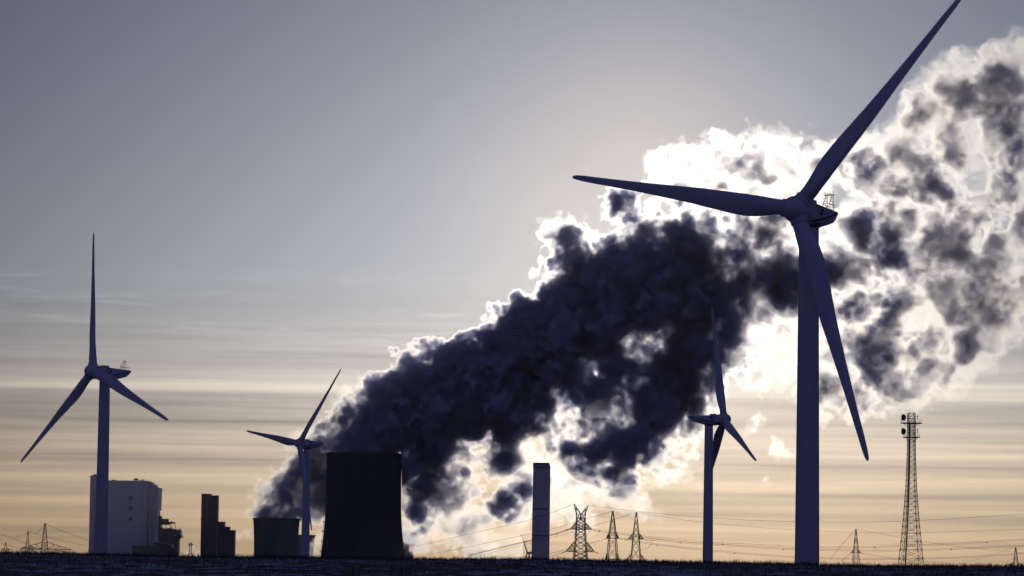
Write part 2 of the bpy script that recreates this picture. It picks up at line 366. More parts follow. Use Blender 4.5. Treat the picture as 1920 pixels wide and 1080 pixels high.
def block(mbx, px0, px1, ytop, D, dep, dy=0., ybot=None, yaw=0):
    a, b = at(px0, ytop, D), at(px1, ytop, D); z0 = GZ if ybot is None else at(px0, ybot, D).z
    mbx.box(((a.x+b.x)/2-org.x, D+dep/2+dy-org.y, (a.z+z0)/2-org.z), ((b.x-a.x)/2, dep/2, (a.z-z0)/2), yaw); return mbx
D = 4600; org = Vector((at(240, 1000, D).x, D, GZ))
T = thing('boiler_house', 'tall pale boiler house with three round dark vents, behind the left turbine', 'building', org)
wl = block(MB(), 182, 277, 900.2, D, 60).build('wall', M_CLAD, T)
rb = MB()   # right bay: rounded shoulder falling to the right, upper half set out over the lower
pts = [(277.4, 903), (284, 904), (287, 906.5), (289.5, 909), (294, 911), (297.2, 914.5)]
def extr(mbx, poly, D, dep):
    P2 = [at(x, y, D)-org for x, y in poly]; n_ = len(P2)
    mbx.add([(p.x, p.y, p.z) for p in P2]+[(p.x, p.y+dep, p.z) for p in P2], [tuple(range(n_))[::-1], tuple(range(n_, 2*n_))]+[(i, (i+1) % n_, n_+(i+1) % n_, n_+i) for i in range(n_)])
    return mbx
extr(rb, pts+[(295.4, 956.5), (277.4, 956.5)], D+4, 50); extr(rb, [(277.4, 957), (294, 957), (293.5, 1130), (277.4, 1130)], D+6, 44); rb.build('side_bay', M_CLAD, T)
er = MB(); extr(er, [(277.2, 903), (284, 903.4), (287.2, 906), (289.5, 908.4), (294, 910.3), (297.6, 914.2), (297.4, 914.8), (294, 911.2), (289.5, 909.2), (287, 906.9), (284, 904.2), (277.2, 903.8)], D+3, 52); er.build('roof_edge', M_ROOF, T)
for y in (934.4, 953.4, 972.6):
    c = at(245, y, D)-org; vn = MB().lathe([(0.01, 0), (3.1, 0), (3.1, .5), (.01, .5)], 28)
    vn.v = [(c.x+x_, c.y-.1-z_, c.z+y_) for x_, y_, z_ in vn.v]; vn.build('round_vent', M_VENT, T)
for q in ((249.2, 256.8, 896.6, 8, 10, 900.1), (259, 267, 899, 10, 14, 900.1), (208.5, 214.5, 899.2, 6, 6, 900.1), (262.5, 266, 897.6, 4, 30, 899.05)):
    block(MB(), q[0], q[1], q[2], D, q[3], q[4], q[5]).build('roof_unit', M_CLADD, T)
block(MB(), 277.05, 277.35, 903, D, 30, 1.5).build('cladding_joint', M_VENT, T); block(MB(), 269, 269.3, 902, D, .3, -.25).build('cladding_joint', M_VENT, T)
org = Vector((at(176, 1000, D).x, D-6, GZ))
T = thing('stair_tower', 'slim pale stair tower at the left end of the boiler house', 'building', org)
block(MB(), 169.4, 181.6, 891.3, D-6, 40, 0).build('wall', M_CLAD, T)
ru = MB(); block(ru, 174.4, 180, 889, D-6, 6, 3, 891.2); block(ru, 176.2, 176.7, 887.4, D-6, .5, 3, 889.1); block(ru, 179, 179.4, 887.6, D-6, .5, 3, 889.1); ru.build('roof_unit', M_CLADD, T)
[block(MB(), 177.6, 178.7, y, D-6, .6, -.3, y+1.6).build('window', M_VENT, T) for y in (911, 919, 927)]; block(MB(), 177.2, 178.6, 937, D-6, .6, -.3, 1045).build('stair_window', M_VENT, T)
D = 4450; org = Vector((at(275, 1030, D).x, D, GZ))
T = thing('low_hall', 'low dark hall in front of the boiler house, its roof catching the sun', 'building', org)
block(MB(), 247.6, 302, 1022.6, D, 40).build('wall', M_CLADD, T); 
extr(MB(), [(288, 1018), (300, 1017.2), (312, 1019.6), (322, 1021), (322.4, 1027), (302.2, 1027.5), (302.2, 1022.4), (288, 1022.4)], D+1, 30).build('upper_storey', M_CLADD, T)
extr(MB(), [(287.6, 1017.6), (300, 1016.8), (312, 1019.2), (322.4, 1020.6), (322.4, 1020.95), (312, 1019.55), (300, 1017.15), (287.6, 1017.95)], D+.5, 32).build('roof', M_ROOF, T)
org = Vector((at(315, 1030, 4550).x, 4550, GZ)); D = 4550
T = thing('conveyor_plant', 'cluttered dark coal conveyor plant with jutting platforms, right of the boiler house', 'building', org)
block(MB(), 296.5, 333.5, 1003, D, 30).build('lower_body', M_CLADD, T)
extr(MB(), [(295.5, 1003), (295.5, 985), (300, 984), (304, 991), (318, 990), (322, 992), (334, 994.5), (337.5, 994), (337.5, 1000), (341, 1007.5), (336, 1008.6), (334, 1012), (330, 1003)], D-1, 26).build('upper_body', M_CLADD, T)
cv = MB(); block(cv, 296, 302.5, 967.4, D, 8, 4, 985); block(cv, 302.5, 314.5, 972.6, D, 12, 3, 984)
extr(cv, [(313, 979), (321, 978), (328.5, 979.6), (328.5, 981.4), (321, 981.8), (313, 984)], D+2, 8)
for x0, y0, x1, y1 in ((316, 983, 326, 993), (322, 981, 318, 992), (327, 981, 331, 994), (309, 984, 313, 992), (300, 967.5, 300, 962)): cv.tube(at(x0, y0, D+4)-org, at(x1, y1, D+4)-org, .5, n=4)
for x0, y0 in ((335, 991), (331, 992.5), (326, 991.6)): block(cv, x0, x0+2.5, y0, D, 5, 6, y0+3)
cv.build('conveyor', M_CLADD, T)
D = 4700; org = Vector((at(405, 1000, D).x, D, GZ))
T = thing('stepped_building', 'dark brick-like block of towers stepping down to the right, two tall ones at its left', 'building', org)
for a, b, y, dy in ((377.8, 394.6, 926, 0), (394.9, 407.8, 929, 2), (408.1, 420, 978.4, 1), (420.2, 429.2, 987.6, 3), (429.4, 439, 994.2, 5)):
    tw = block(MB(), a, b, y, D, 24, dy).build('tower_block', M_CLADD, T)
    cp = MB(); block(cp, a-.35, b+.1, y-.35, D, 25, dy-.5, y+.9); cp.build('parapet', M_CLADD, tw)
lg = MB(); block(lg, 375.6, 377.75, 973, D, 2, 2, 974.3); block(lg, 376.9, 377.75, 972, D, 20, 2.2); lg.build('side_ledge', M_CLADD, T)

# ---------------------------------------------------------------- lattice masts
def lattice(mbx, lv, r, sub=1, diag=True):
    """lv: (z, half width x, half width y, centre x) rows from bottom to top"""
    r *= 1.3
    def cs(l): z, a, b, c = l; return [Vector((c-a, -b, z)), Vector((c+a, -b, z)), Vector((c+a, b, z)), Vector((c-a, b, z))]
    for l0, l1 in zip(lv, lv[1:]):
        A, B = cs(l0), cs(l1)
        for i in range(4):
            mbx.tube(A[i], B[i], r*1.25, n=4); j = (i+1) % 4
            for q in range(sub):
                a0, a1 = A[i].lerp(B[i], q/sub), A[i].lerp(B[i], (q+1)/sub); b0, b1 = A[j].lerp(B[j], q/sub), A[j].lerp(B[j], (q+1)/sub)
                if diag: mbx.tube(a0, b1, r*.75, n=3); mbx.tube(b0, a1, r*.75, n=3)
                mbx.tube(a1, b1, r*.75, n=3)
    return mbx
def arm(mbx, z, h, x0, x1, hy, r, nb=4):
    """crossarm: flat lower chord at z, upper chord falling from z+h at the body to the tip"""
    r *= 1.3
    tip = Vector((x1, 0, z)); 
    for sy in (-hy, hy):
        a, b = Vector((x0, sy, z)), Vector((x0, sy, z+h)); mbx.tube(a, tip, r*1.3, n=4); mbx.tube(b, tip, r, n=4)
        for q in range(1, nb):
            l0, l1 = a.lerp(tip, q/nb), b.lerp(tip, q/nb); mbx.tube(l0, l1, r*.7, n=3); mbx.tube(a.lerp(tip, (q-1)/nb), l1, r*.7, n=3)
    for q in range(1, nb): mbx.tube(Vector((x0, -hy, z)).lerp(tip, q/nb), Vector((x0, hy, z)).lerp(tip, q/nb), r*.6, n=3)
def pylon(px, D, peak, body, arms, label, r=.11, rz=.25, horns=None, sub=1, ins=True):
    """peak row; body rows (row, half width px); arms (row, rise px, left px, right px)"""
    k = px_m(D); o = at(px, peak, D); T = thing('power_pylon', label, 'pylon', (o.x, D, GZ), 'power pylons'); T.rotation_euler.z = rz
    Z = lambda y: at(px, y, D).z-GZ
    b = MB(); y0, w0 = body[-1]; w1 = body[-2][1] if len(body) > 1 else w0
    rows = [(Z(y), w_*k, w_*k, 0) for y, w_ in body][::-1]
    if rows[0][0] > .5:
        sl0 = (body[-1][1]-body[-2][1])/max(1, body[-1][0]-body[-2][0]) if len(body) > 1 else .1
        wb = w0*k+max(.06, sl0)*rows[0][0]; rows = [(0, wb, wb, 0), (rows[0][0]*.5, (wb+w0*k)/2, (wb+w0*k)/2, 0)]+rows
    lattice(b, rows, r, sub); b.build('lattice_body', M_STEEL, T)
    if horns:
        hn = MB(); zt, wt = rows[-1][0], rows[-1][1]
        for hx, hy_ in horns: lattice(hn, [(zt-1.5, wt*.62, wt*.6, (wt*.35 if hx > 0 else -wt*.35)), (zt*.6+Z(hy_)*.4, wt*.45, wt*.4, hx*k*.42), (zt*.25+Z(hy_)*.75, wt*.25, wt*.25, hx*k*.78), (Z(hy_), .08, .08, hx*k)], r*.9)
        hn.build('earth_wire_horn', M_STEEL, T)
    for y, rise, xl, xr in arms:
        bw = float(np.interp(y, [q[0] for q in body], [q[1] for q in body]))*k
        am = MB(); arm(am, Z(y), rise*k, -bw, -xl*k, bw*.8, r); arm(am, Z(y), rise*k, bw, xr*k, bw*.8, r)
        am.tube((-bw, -bw*.8, Z(y)), (bw, -bw*.8, Z(y)), r*1.3, n=4); am.tube((-bw, bw*.8, Z(y)), (bw, bw*.8, Z(y)), r*1.3, n=4)
        ao = am.build('crossarm', M_STEEL, T)
        if ins:
            for sx, xx in ((-1, xl), (1, xr)):
                i_ = MB(); a_ = Vector((sx*xx*k, 0, Z(y))); e_ = a_+Vector((sx*2.6, -3.6 if sx < 0 else 2, -.8))
                i_.tube(a_, e_, .07, n=4)
                for q in range(1, 9): c_ = a_.lerp(e_, .15+q*.09); d_ = (e_-a_).normalized()*.06; i_.tube(c_-d_, c_+d_, .22, n=6)
                i_.build('insulator', M_INS, ao)
    return T
pylon(1089, 2000, 971, [(971, 7.6), (984, 8), (993, 8.4), (1012, 9.4), (1034.5, 11), (1050, 12)], [(992.5, 13, 21, 21.5), (1034.5, 19, 28, 27)], 'Y-topped lattice pylon with two horns, just right of the chimney', .16, .12, [(-13, 945), (13, 948)], sub=2)
pylon(1149, 2250, 958, [(958, .6), (973, 2.6), (985, 4.2), (998, 5.6), (1009, 6.6), (1025, 7.6), (1048, 9)], [(1009.5, 11, 12, 12.5), (1049, 12, 14, 13)], 'pointed lattice pylon standing between the horned pylon and another pointed one', .145, .2)
pylon(1193, 2400, 960.5, [(960.5, .6), (976, 2.4), (988, 3.8), (1000, 5), (1011, 6), (1027, 7), (1050, 8.6)], [(1011, 11, 16, 15), (1051, 12, 20, 19)], 'rightmost of the three big pylons grouped beside the chimney', .145, .1)
pylon(1605, 3000, 992, [(992, .5), (1008, 2), (1022, 3.2), (1036, 4.4), (1055, 5.8)], [(1036.5, 5, 9.5, 10)], 'small single-arm pylon between the largest turbine and the radio mast', .13, .2)
pylon(1904.5, 3300, 1026, [(1026, .5), (1042, 2.4), (1058, 4), (1070, 5)], [(1059.5, 5, 15, 14)], 'small pylon at the far right edge, half behind the field', .14, .15)
pylon(84.5, 2300, 981.5, [(981.5, .8), (996, 2.6), (1017, 5), (1028, 6), (1045, 7.2)], [(1030, 13, 45, 51), (1041, 13, 70, 74)], 'wide-armed pylon with long drooping arms, left of the boiler house', .17, .1, ins=False, sub=2)
pylon(52.5, 2800, 996, [(996, .5), (1010, 1.8), (1024, 3), (1040, 4.2)], [(1028, 5, 12, 12)], 'thin pylon rising just left of the wide-armed one', .13, .2, ins=False)
pylon(10.5, 3200, 1016, [(1016, .5), (1028, 2), (1042, 3.6)], [(1031, 4, 9, 10)], 'stubby pylon at the far left edge of the field', .14, .2, ins=False)
pylon(357.5, 3600, 1017, [(1017, 1.6), (1028, 2.2), (1043, 3)], [(1022, 3, 5, 5)], 'tiny pylon in the gap between conveyor plant and stepped block', .14, .2, ins=False)

# radio mast
D = 1300; k = px_m(D); o_ = at(1709, 775, D)
T = thing('radio_mast', 'tall tapering lattice radio mast with two round platforms and dishes, at the right', 'radio mast', (o_.x, D, GZ)); T.rotation_euler.z = .12
Z = lambda y: at(1709, y, D).z-GZ
rows = [(775, 6.7), (793, 6.8), (806, 6.9), (820, 7.0), (835, 7.1), (852, 7.4), (870, 7.8), (890, 8.5), (911, 9.4), (930, 10.6), (950, 12), (975, 13.8), (1000, 16), (1030, 19), (1064, 22.4), (1100, 25.6), (1135, 29)]
b = MB(); lv = [(max(0, Z(y)), w_*k*.9, w_*k*.9, 0) for y, w_ in rows][::-1]; lattice(b, lv, .085, 2); b.build('lattice_body', M_STEEL, T)
ct = MB(); ct.path([(-w_*k*.45, w_*k*.3, max(0, Z(y))) for y, w_ in rows[1:]], .2, 4); ct.path([(-w_*k*.45+.3, w_*k*.3, max(0, Z(y))) for y, w_ in rows[1:]], .12, 4); ct.build('cable_ladder', M_DARK, T)
for y, hw_ in ((793.4, 20), (820, 16)):
    pf = MB(); z = Z(y); r = hw_*k; pf.lathe([(.9, z-.2), (r, z-.16), (r, z+.14), (.9, z+.14)], 24)
    for a in range(8):
        q = math.pi*a/4; pf.tube((1.2*math.cos(q), 1.2*math.sin(q), z-1.4), (r*.8*math.cos(q), r*.8*math.sin(q), z-.15), .06, n=4)
    po = pf.build('platform', M_STEEL, T)
    rl = MB(); pts = [(r*math.cos(t), r*math.sin(t), z+1.1) for t in np.linspace(0, 2*math.pi, 25)]; rl.path(pts, .035, 3); rl.path([(p[0], p[1], p[2]-.5) for p in pts], .03, 3)
    for p in pts[:-1:2]: rl.tube(p, (p[0], p[1], z), .03, n=3)
    rl.build('railing', M_STEEL, po)
for y in (783, 809):
    z = Z(y); ds = MB(); xs_ = -14*k
    ds.loft([[(xs_-q, rr*math.cos(t)*1.0, z+rr*math.sin(t)) for t in np.linspace(0, 2*math.pi, 20, endpoint=False)] for q, rr in ((.9, .95), (.8, 1.2), (-.1, 1.2), (-.5, .8), (-.7, .3))])
    do = ds.build('dish', M_DARK, T, 40); bk = MB()
    for dz in (-.5, .5): bk.tube((xs_+.4, 0, z+dz*.7), (3.2, 0, z+dz), .09, n=4)
    bk.tube((2.2, -.6, z-.5), (2.2, -.6, z+1.2), .13, n=5); bk.build('bracket', M_STEEL, do)
an = MB()
for x_, y_, h in ((-1, -1, .9), (1, 1, .7), (1.1, -1, 1.1)): an.tube((x_, y_, Z(775)), (x_, y_, Z(775)+h), .05, n=4)
an.build('aerial', M_STEEL, T)

# ---------------------------------------------------------------- power lines, each conductor a thing
def wire(pts, label, r=.10, marks=0, tw=0):
    """pts: (px, py, distance) rows; a smooth curve through them"""
    P3 = [at(*p) for p in pts]; n_ = len(P3); ts = np.linspace(0, n_-1, 12*(n_-1)+1); out = []
    co = np.array([tuple(p) for p in P3])
    for t in ts:
        i = min(int(t), n_-2); u = t-i; p0, p1, p2, p3 = co[max(i-1, 0)], co[i], co[i+1], co[min(i+2, n_-1)]
        out.append(Vector(.5*((2*p1)+(p2-p0)*u+(2*p0-5*p1+4*p2-p3)*u*u+(3*p1-p0-3*p2+p3)*u**3)))
    o0 = out[0].copy(); mbx = MB(); r *= 1.4; mbx.path([p-o0 for p in out], r, 4)
    if tw: mbx.path([p-o0+Vector((0, 0, tw)) for p in out], r, 4)
    W_ = mbx.build('power_line', M_WIRE); W_.location = o0; tag(W_, label, 'power line', 'overhead power lines')
    if marks:
        for q in range(marks):
            p = out[int((q+.6+.3*math.sin(q*5))/(marks+.3)*(len(out)-1))]-o0; MB().box(p, (.3, .3, .42)).build('line_marker', M_DARK, W_)
wire([(1102, 948, 2000), (1227, 962, 2050), (1400, 975, 2150), (1600, 979, 2250), (1760, 974, 2350), (1930, 963, 2450)], 'topmost earth wire running right from the horned pylon across to the right edge', .07)
wire([(1193, 960.5, 2400), (1316, 979, 2500), (1500, 994, 2600), (1700, 999, 2700), (1930, 992, 2800)], 'second earth wire running right from the tip of the rightmost big pylon', .07)
wire([(1112, 993.5, 1999), (1135, 998, 2000), (1235, 1011, 2020), (1330, 1019, 2080), (1500, 1026.5, 2180), (1640, 1026.5, 2250), (1780, 1021, 2350), (1930, 1012, 2450)], 'upper bundled conductor with small markers sagging right from the horned pylon', .08, 5, .9)
wire([(1209, 1012, 2401), (1240, 1014.5, 2400), (1330, 1022, 2480), (1500, 1031, 2560), (1700, 1033, 2650), (1930, 1024, 2750)], 'bundled conductor leaving the upper arm of the rightmost big pylon to the right', .08, 4, .9)
wire([(1163, 1011, 2250), (1225, 1021, 2280), (1330, 1033, 2400), (1480, 1045, 2500), (1620, 1049, 2600), (1780, 1047, 2700), (1930, 1038, 2800)], 'lowest bundled conductor dipping close to the field between turbine and mast', .08, 3, .8)
wire([(1067, 993, 1998), (1044, 1001, 1950), (999, 1013, 2000), (945, 1026, 2100), (880, 1042, 2200)], 'conductor falling left from the upper arm of the horned pylon behind the chimney foot', .09, 2, .5)
wire([(1060, 1035, 1998), (1040, 1041, 1960), (1000, 1050, 1960)], 'short conductor falling left from the lower arm of the horned pylon', .09)
wire([(1137, 1010, 2249), (1108, 1018, 2200), (1060, 1031, 2250), (990, 1048, 2300)], 'conductor passing left behind the horned pylon legs from the middle pointed pylon', .08)
wire([(1149, 958, 2250), (1090, 976, 2300), (1030, 993, 2350), (950, 1010, 2400), (860, 1029, 2500), (800, 1040, 2600)], 'thin earth wire slanting down left from the tip of the middle pointed pylon', .07)
wire([(1193, 960.5, 2402), (1120, 984, 2450), (1050, 1004, 2500), (980, 1022, 2600), (900, 1041, 2700)], 'thin earth wire slanting down left from the tip of the rightmost big pylon', .07)
wire([(1076, 945, 2000), (1000, 973, 2050), (915, 993, 2150), (850, 1008, 2250), (780, 1024, 2300)], 'thin earth wire from the left horn down to the foot of the huge cooling tower', .07)
wire([(1070, 995, 2002), (1090, 1010, 2003), (1108, 995, 2004)], 'slack jumper loop hanging under the upper arm of the horned pylon', .08)
wire([(1208, 1012, 2399), (1222, 1017, 2399), (1212, 1028, 2399), (1195, 1031, 2399)], 'slack jumper loop hanging right of the rightmost big pylon', .08)
wire([(1605, 992, 3000), (1580, 1020, 3050), (1556, 1050, 3100)], 'thin wire slanting down left from the tip of the small single-arm pylon', .09)
wire([(1605, 992, 3000), (1690, 1008, 3050), (1790, 1024, 3150), (1920, 1037, 3250)], 'thin wire slanting right behind the radio mast from the small single-arm pylon', .09)
wire([(1595, 1037, 2999), (1578, 1052, 2980)], 'short conductor dropping left from the arm of the small single-arm pylon', .1)
wire([(1615, 1037, 3001), (1650, 1043, 3040), (1700, 1050, 3100), (1780, 1056, 3200)], 'conductor running right from the arm of the small single-arm pylon', .1)
wire([(1904.5, 1026, 3300), (1860, 1040, 3300), (1800, 1058, 3300)], 'thin wire slanting left from the tip of the far right pylon', .09)
wire([(84.5, 982, 2300), (110, 993, 2350), (165, 1013, 2450), (200, 1024, 2500)], 'earth wire falling right from the tip of the wide-armed pylon to the boiler house', .07)
wire([(84.5, 982, 2300), (70, 999, 2400), (52.5, 1000, 2500), (30, 1006, 2600)], 'earth wire sagging left from the tip of the wide-armed pylon', .07)
wire([(52.5, 996, 2800), (100, 1010, 2850), (165, 1024, 2950)], 'earth wire falling right from the tip of the thin left pylon', .07)
wire([(-5, 1000, 2300), (20, 1008, 2350), (50, 1020, 2400), (80, 1034, 2500)], 'upper wire entering at the left edge above the stubby pylon', .08)
wire([(-5, 1017, 2600), (20, 1024, 2600), (60, 1037, 2650)], 'lower wire entering at the left edge beside the stubby pylon', .08)
# ---------------------------------------------------------------- steam: a density field, meshed at nested levels
def upsample(lat, coords):
    """cubic B-spline interpolation of a random lattice along three axes"""
    for ax, c in enumerate(coords):
        i = np.floor(c).astype(int); t = (c-i).astype(np.float32)
        ws = ((1-t)**3/6, (3*t**3-6*t*t+4)/6, (-3*t**3+3*t*t+3*t+1)/6, t**3/6)
        sh = [1, 1, 1]; sh[ax] = -1
        lat = sum(np.take(lat, i+k, axis=ax)*ws[k].reshape(sh) for k in range(4))
    return lat

def noise3(axes, cell, seed, head=0.):
    rng = np.random.default_rng(seed)
    ref = (axes[0][0], axes[1][0]+head, axes[2][0])          # rows above the old top of the grid reuse the lattice, wrapped
    co = [(a-r0)/cell + rng.random() for a, r0 in zip(axes, ref)]
    lat = rng.standard_normal([int(c[-1])+6 for c in co]).astype(np.float32)
    p = int(head/cell)+2 if head else 0
    lat = np.pad(lat, ((0, 0), (p, 0), (0, 0)), mode='wrap'); co[1] = co[1]+p
    return upsample(lat, co)*1.9

def nets(F, level, axes):
    """surface nets: vertices and quads of the isosurface F = level"""
    G = F-level; S = G > 0
    nx, ny, nz = F.shape
    cnt = np.zeros((nx-1, ny-1, nz-1), np.int8)
    cor = [(a, b, c) for a in (0, 1) for b in (0, 1) for c in (0, 1)]
    for a, b, c in cor: cnt += S[a:nx-1+a, b:ny-1+b, c:nz-1+c]
    I = np.argwhere((cnt > 0) & (cnt < 8))
    idx = np.full(cnt.shape, -1, np.int32); idx[tuple(I.T)] = np.arange(len(I))
    acc = np.zeros((len(I), 3), np.float32); n = np.zeros(len(I), np.float32)
    V = {k: G[I[:, 0]+k[0], I[:, 1]+k[1], I[:, 2]+k[2]] for k in cor}
    for p in cor:
        for ax in range(3):
            if p[ax]: continue
            q = list(p); q[ax] = 1; q = tuple(q)
            m = (V[p] > 0) != (V[q] > 0)
            t = np.where(m, V[p]/np.where(m, V[p]-V[q], 1), 0)
            e = np.array(p, np.float32)[None].repeat(len(I), 0); e[:, ax] = t
            acc += e*m[:, None]; n += m
    P = I + acc/n[:, None]
    quads = []
    for ax in range(3):
        a = [slice(None)]*3; b = [slice(None)]*3; a[ax] = slice(0, -1); b[ax] = slice(1, None)
        s0, s1 = S[tuple(a)], S[tuple(b)]
        for flip, m in ((0, s0 & ~s1), (1, ~s0 & s1)):
            J = np.argwhere(m); o1, o2 = [k for k in range(3) if k != ax]
            J = J[(J[:, o1] > 0) & (J[:, o2] > 0) & (J[:, o1] < F.shape[o1]-1) & (J[:, o2] < F.shape[o2]-1)]
            qs = []
            for d1, d2 in ((-1, -1), (0, -1), (0, 0), (-1, 0)):
                K = J.copy(); K[:, o1] += d1; K[:, o2] += d2
                qs.append(idx[tuple(K.T)])
            q = np.stack(qs, 1)
            if flip ^ (ax == 1): q = q[:, ::-1]
            quads.append(q)
    X = np.stack([np.interp(P[:, k], np.arange(len(axes[k])), axes[k]) for k in range(3)], 1)
    return X, np.concatenate(quads)

def px_to_world(X, Y0, m):
    """(px, py, depth px) rows to world points, Y0 the distance and m the metres one pixel spans there"""
    d = np.array(_f)[None] + (X[:, :1]-960)/FOC*np.array(CR)[None] + (540-X[:, 1:2])/FOC*np.array(CU)[None]
    return np.array(EYE)[None] + d*((Y0+X[:, 2:]*m)/d[:, 1:2])

def steam_mat(name, dens, g, skin, ab=None, col=(1, 1, 1)):
    m = bpy.data.materials.new(name); m.use_nodes = True; t = m.node_tree; t.nodes.clear()
    out = t.nodes.new('ShaderNodeOutputMaterial')
    v = t.nodes.new('ShaderNodeVolumeScatter'); v.inputs['Color'].default_value = (*col, 1)
    v.inputs['Density'].default_value = dens; v.inputs['Anisotropy'].default_value = g
    sh = v.outputs[0]
    if ab:     # the thicker parts swallow a little of the red
        q = t.nodes.new('ShaderNodeVolumeAbsorption'); q.inputs['Color'].default_value = (*ab[1], 1); q.inputs['Density'].default_value = ab[0]
        ad = t.nodes.new('ShaderNodeAddShader'); t.links.new(v.outputs[0], ad.inputs[0]); t.links.new(q.outputs[0], ad.inputs[1]); sh = ad.outputs[0]
    t.links.new(sh, out.inputs['Volume'])
    if skin:   # nearly clear surface skin round the outer steam volume
        tr = t.nodes.new('ShaderNodeBsdfTransparent'); rgb = t.nodes.new('ShaderNodeRGB'); rgb.outputs[0].default_value = (.995, .995, .995, 1)
        t.links.new(rgb.outputs[0], tr.inputs[0]); t.links.new(tr.outputs[0], out.inputs['Surface'])
    return m

def steam(name, label, cat, blobs, box, vox, Y0, levels, octs, seed, amp, bias=0., mott=.9, unit=50., mouth=None, head=0., steep=(0, 1, 1., 1.)):
    x0, x1, y0, y1, d0, d1 = box
    axes = [np.arange(a, b, vox, dtype=np.float32) for a, b in ((x0, x1), (y0, y1), (d0, d1))]
    shp = [len(a) for a in axes]
    F = np.full(shp, -4., np.float32); CAP = np.full(shp, -1., np.float32)
    rng = np.random.default_rng(seed)
    WP = .42*noise3(axes, unit*.95, seed+900, head)+.32*noise3(axes, unit*.45, seed+901, head)+.18*noise3(axes, unit*.22, seed+902, head)
    for bl in blobs:
        x, y, rx, ry, wt = bl[:5]; dc = bl[5] if len(bl) > 5 else rng.uniform(-30, 30); rd = bl[6] if len(bl) > 6 else (rx+ry)*.5
        s = [slice(*np.searchsorted(a, (c-1.7*r-20, c+1.7*r+20))) for a, c, r in zip(axes, (x, y, dc), (rx, ry, rd))]
        if any(q.start >= q.stop for q in s): continue
        rho = np.sqrt(((axes[0][s[0]]-x)/rx)[:, None, None]**2 + ((axes[1][s[1]]-y)/ry)[None, :, None]**2 + ((axes[2][s[2]]-dc)/rd)[None, None, :]**2)
        v = np.minimum((1-rho)*(min(rx, ry, rd)/unit), max(wt, .6))
        F[tuple(s)] = np.maximum(F[tuple(s)], v)
        CAP[tuple(s)] = np.maximum(CAP[tuple(s)], wt+.2-np.maximum(rho+WP[tuple(s)]-.7, 0)*1.5)
    nz = np.zeros(shp, np.float32); nm = np.zeros(shp, np.float32)
    for k, (cell, a, kind) in enumerate(octs):
        n = noise3(axes, cell, seed*100+k, head)
        nz += a*((np.abs(n)*1.6-.9) if kind == 'b' else n); nm += (.2, .3, .38, .38, .3, .18)[k]*n
    F += amp*nz + bias - np.maximum(0, -F-.25)*1.3
    K = np.interp(axes[0], (steep[0], steep[1]), (steep[2], steep[3])).astype(np.float32)[:, None, None]
    F = np.minimum(F*K, np.maximum(CAP, -.1)*(1+.55*mott*nm)+.24*mott*nm)
    if mouth:   # the steam fills its tower and stands on the rim
        xc, yr, rr = mouth; i0, i1 = np.searchsorted(axes[0], (xc-2.2*rr, xc+1.05*rr))
        ins = ((axes[0][i0:i1]-xc)**2)[:, None]+(axes[2]**2)[None, :] < rr*rr
        F[i0:i1] = np.minimum(F[i0:i1], ((np.where(ins, yr+40, yr-1)[:, None, :]-axes[1][None, :, None])/unit*9).astype(np.float32))
    F[0], F[-1], F[:, 0], F[:, -1], F[:, :, 0], F[:, :, -1] = (-1,)*6
    root = None
    for lev, mat in levels:
        X, Q = nets(F, lev, axes)
        if not len(X): continue
        V = px_to_world(X, Y0, Y0/FOC)
        if root is None: org = V.mean(0)
        me = bpy.data.meshes.new(name); me.materials.append(mat)
        me.vertices.add(len(V)); me.vertices.foreach_set('co', (V-org).astype(np.float32).ravel())
        me.loops.add(len(Q)*4); me.loops.foreach_set('vertex_index', Q.astype(np.int32).ravel())
        me.polygons.add(len(Q)); me.polygons.foreach_set('loop_start', np.arange(len(Q), dtype=np.int32)*4)
        me.polygons.foreach_set('loop_total', np.full(len(Q), 4, np.int32))
        me.update(calc_edges=True)
        o = bpy.data.objects.new(name if root is None else {S_VEIL: 'steam_veil', S_LOW: 'thin_steam', S_MID: 'thick_steam', S_DEN: 'dense_steam'}[mat], me); COL.objects.link(o)
        if root is None: root = o; o.location = org
        elif mat is not S_DEN: o.parent = root; mid = o
        else: o.parent = mid
    tag(root, label, cat, 'steam drifting from the power station')
    return root

S_OUT = steam_mat('steam_film', .006, .9, True)
S_VEIL = steam_mat('steam_veil', .011, .9, False)
S_LOW = steam_mat('steam_thin', .042, .9, False)
S_MID = steam_mat('steam_middle', .055, .86, False, (.010, (.2, .3, .95)))
S_DEN = steam_mat('steam_dense', .08, -.1, False, (.034, (.1, .25, .96)))
LEV = [(-.28, S_OUT), (-.06, S_VEIL), (.12, S_LOW), (.38, S_MID), (1.0, S_DEN)]

def chain(pts, k=1.0, wt=1.6, step=.55):
    out = []
    for (x0, y0, r0), (x1, y1, r1) in zip(pts, pts[1:]):
        n = max(1, int(math.hypot(x1-x0, y1-y0)/(step*(r0+r1)/2)))
        for i in range(n):
            t = i/n; out.append((x0+(x1-x0)*t, y0+(y1-y0)*t, r0+(r1-r0)*t, r0+(r1-r0)*t, wt))
    x, y, r = pts[-1]; out.append((x, y, r, r, wt))
    return out

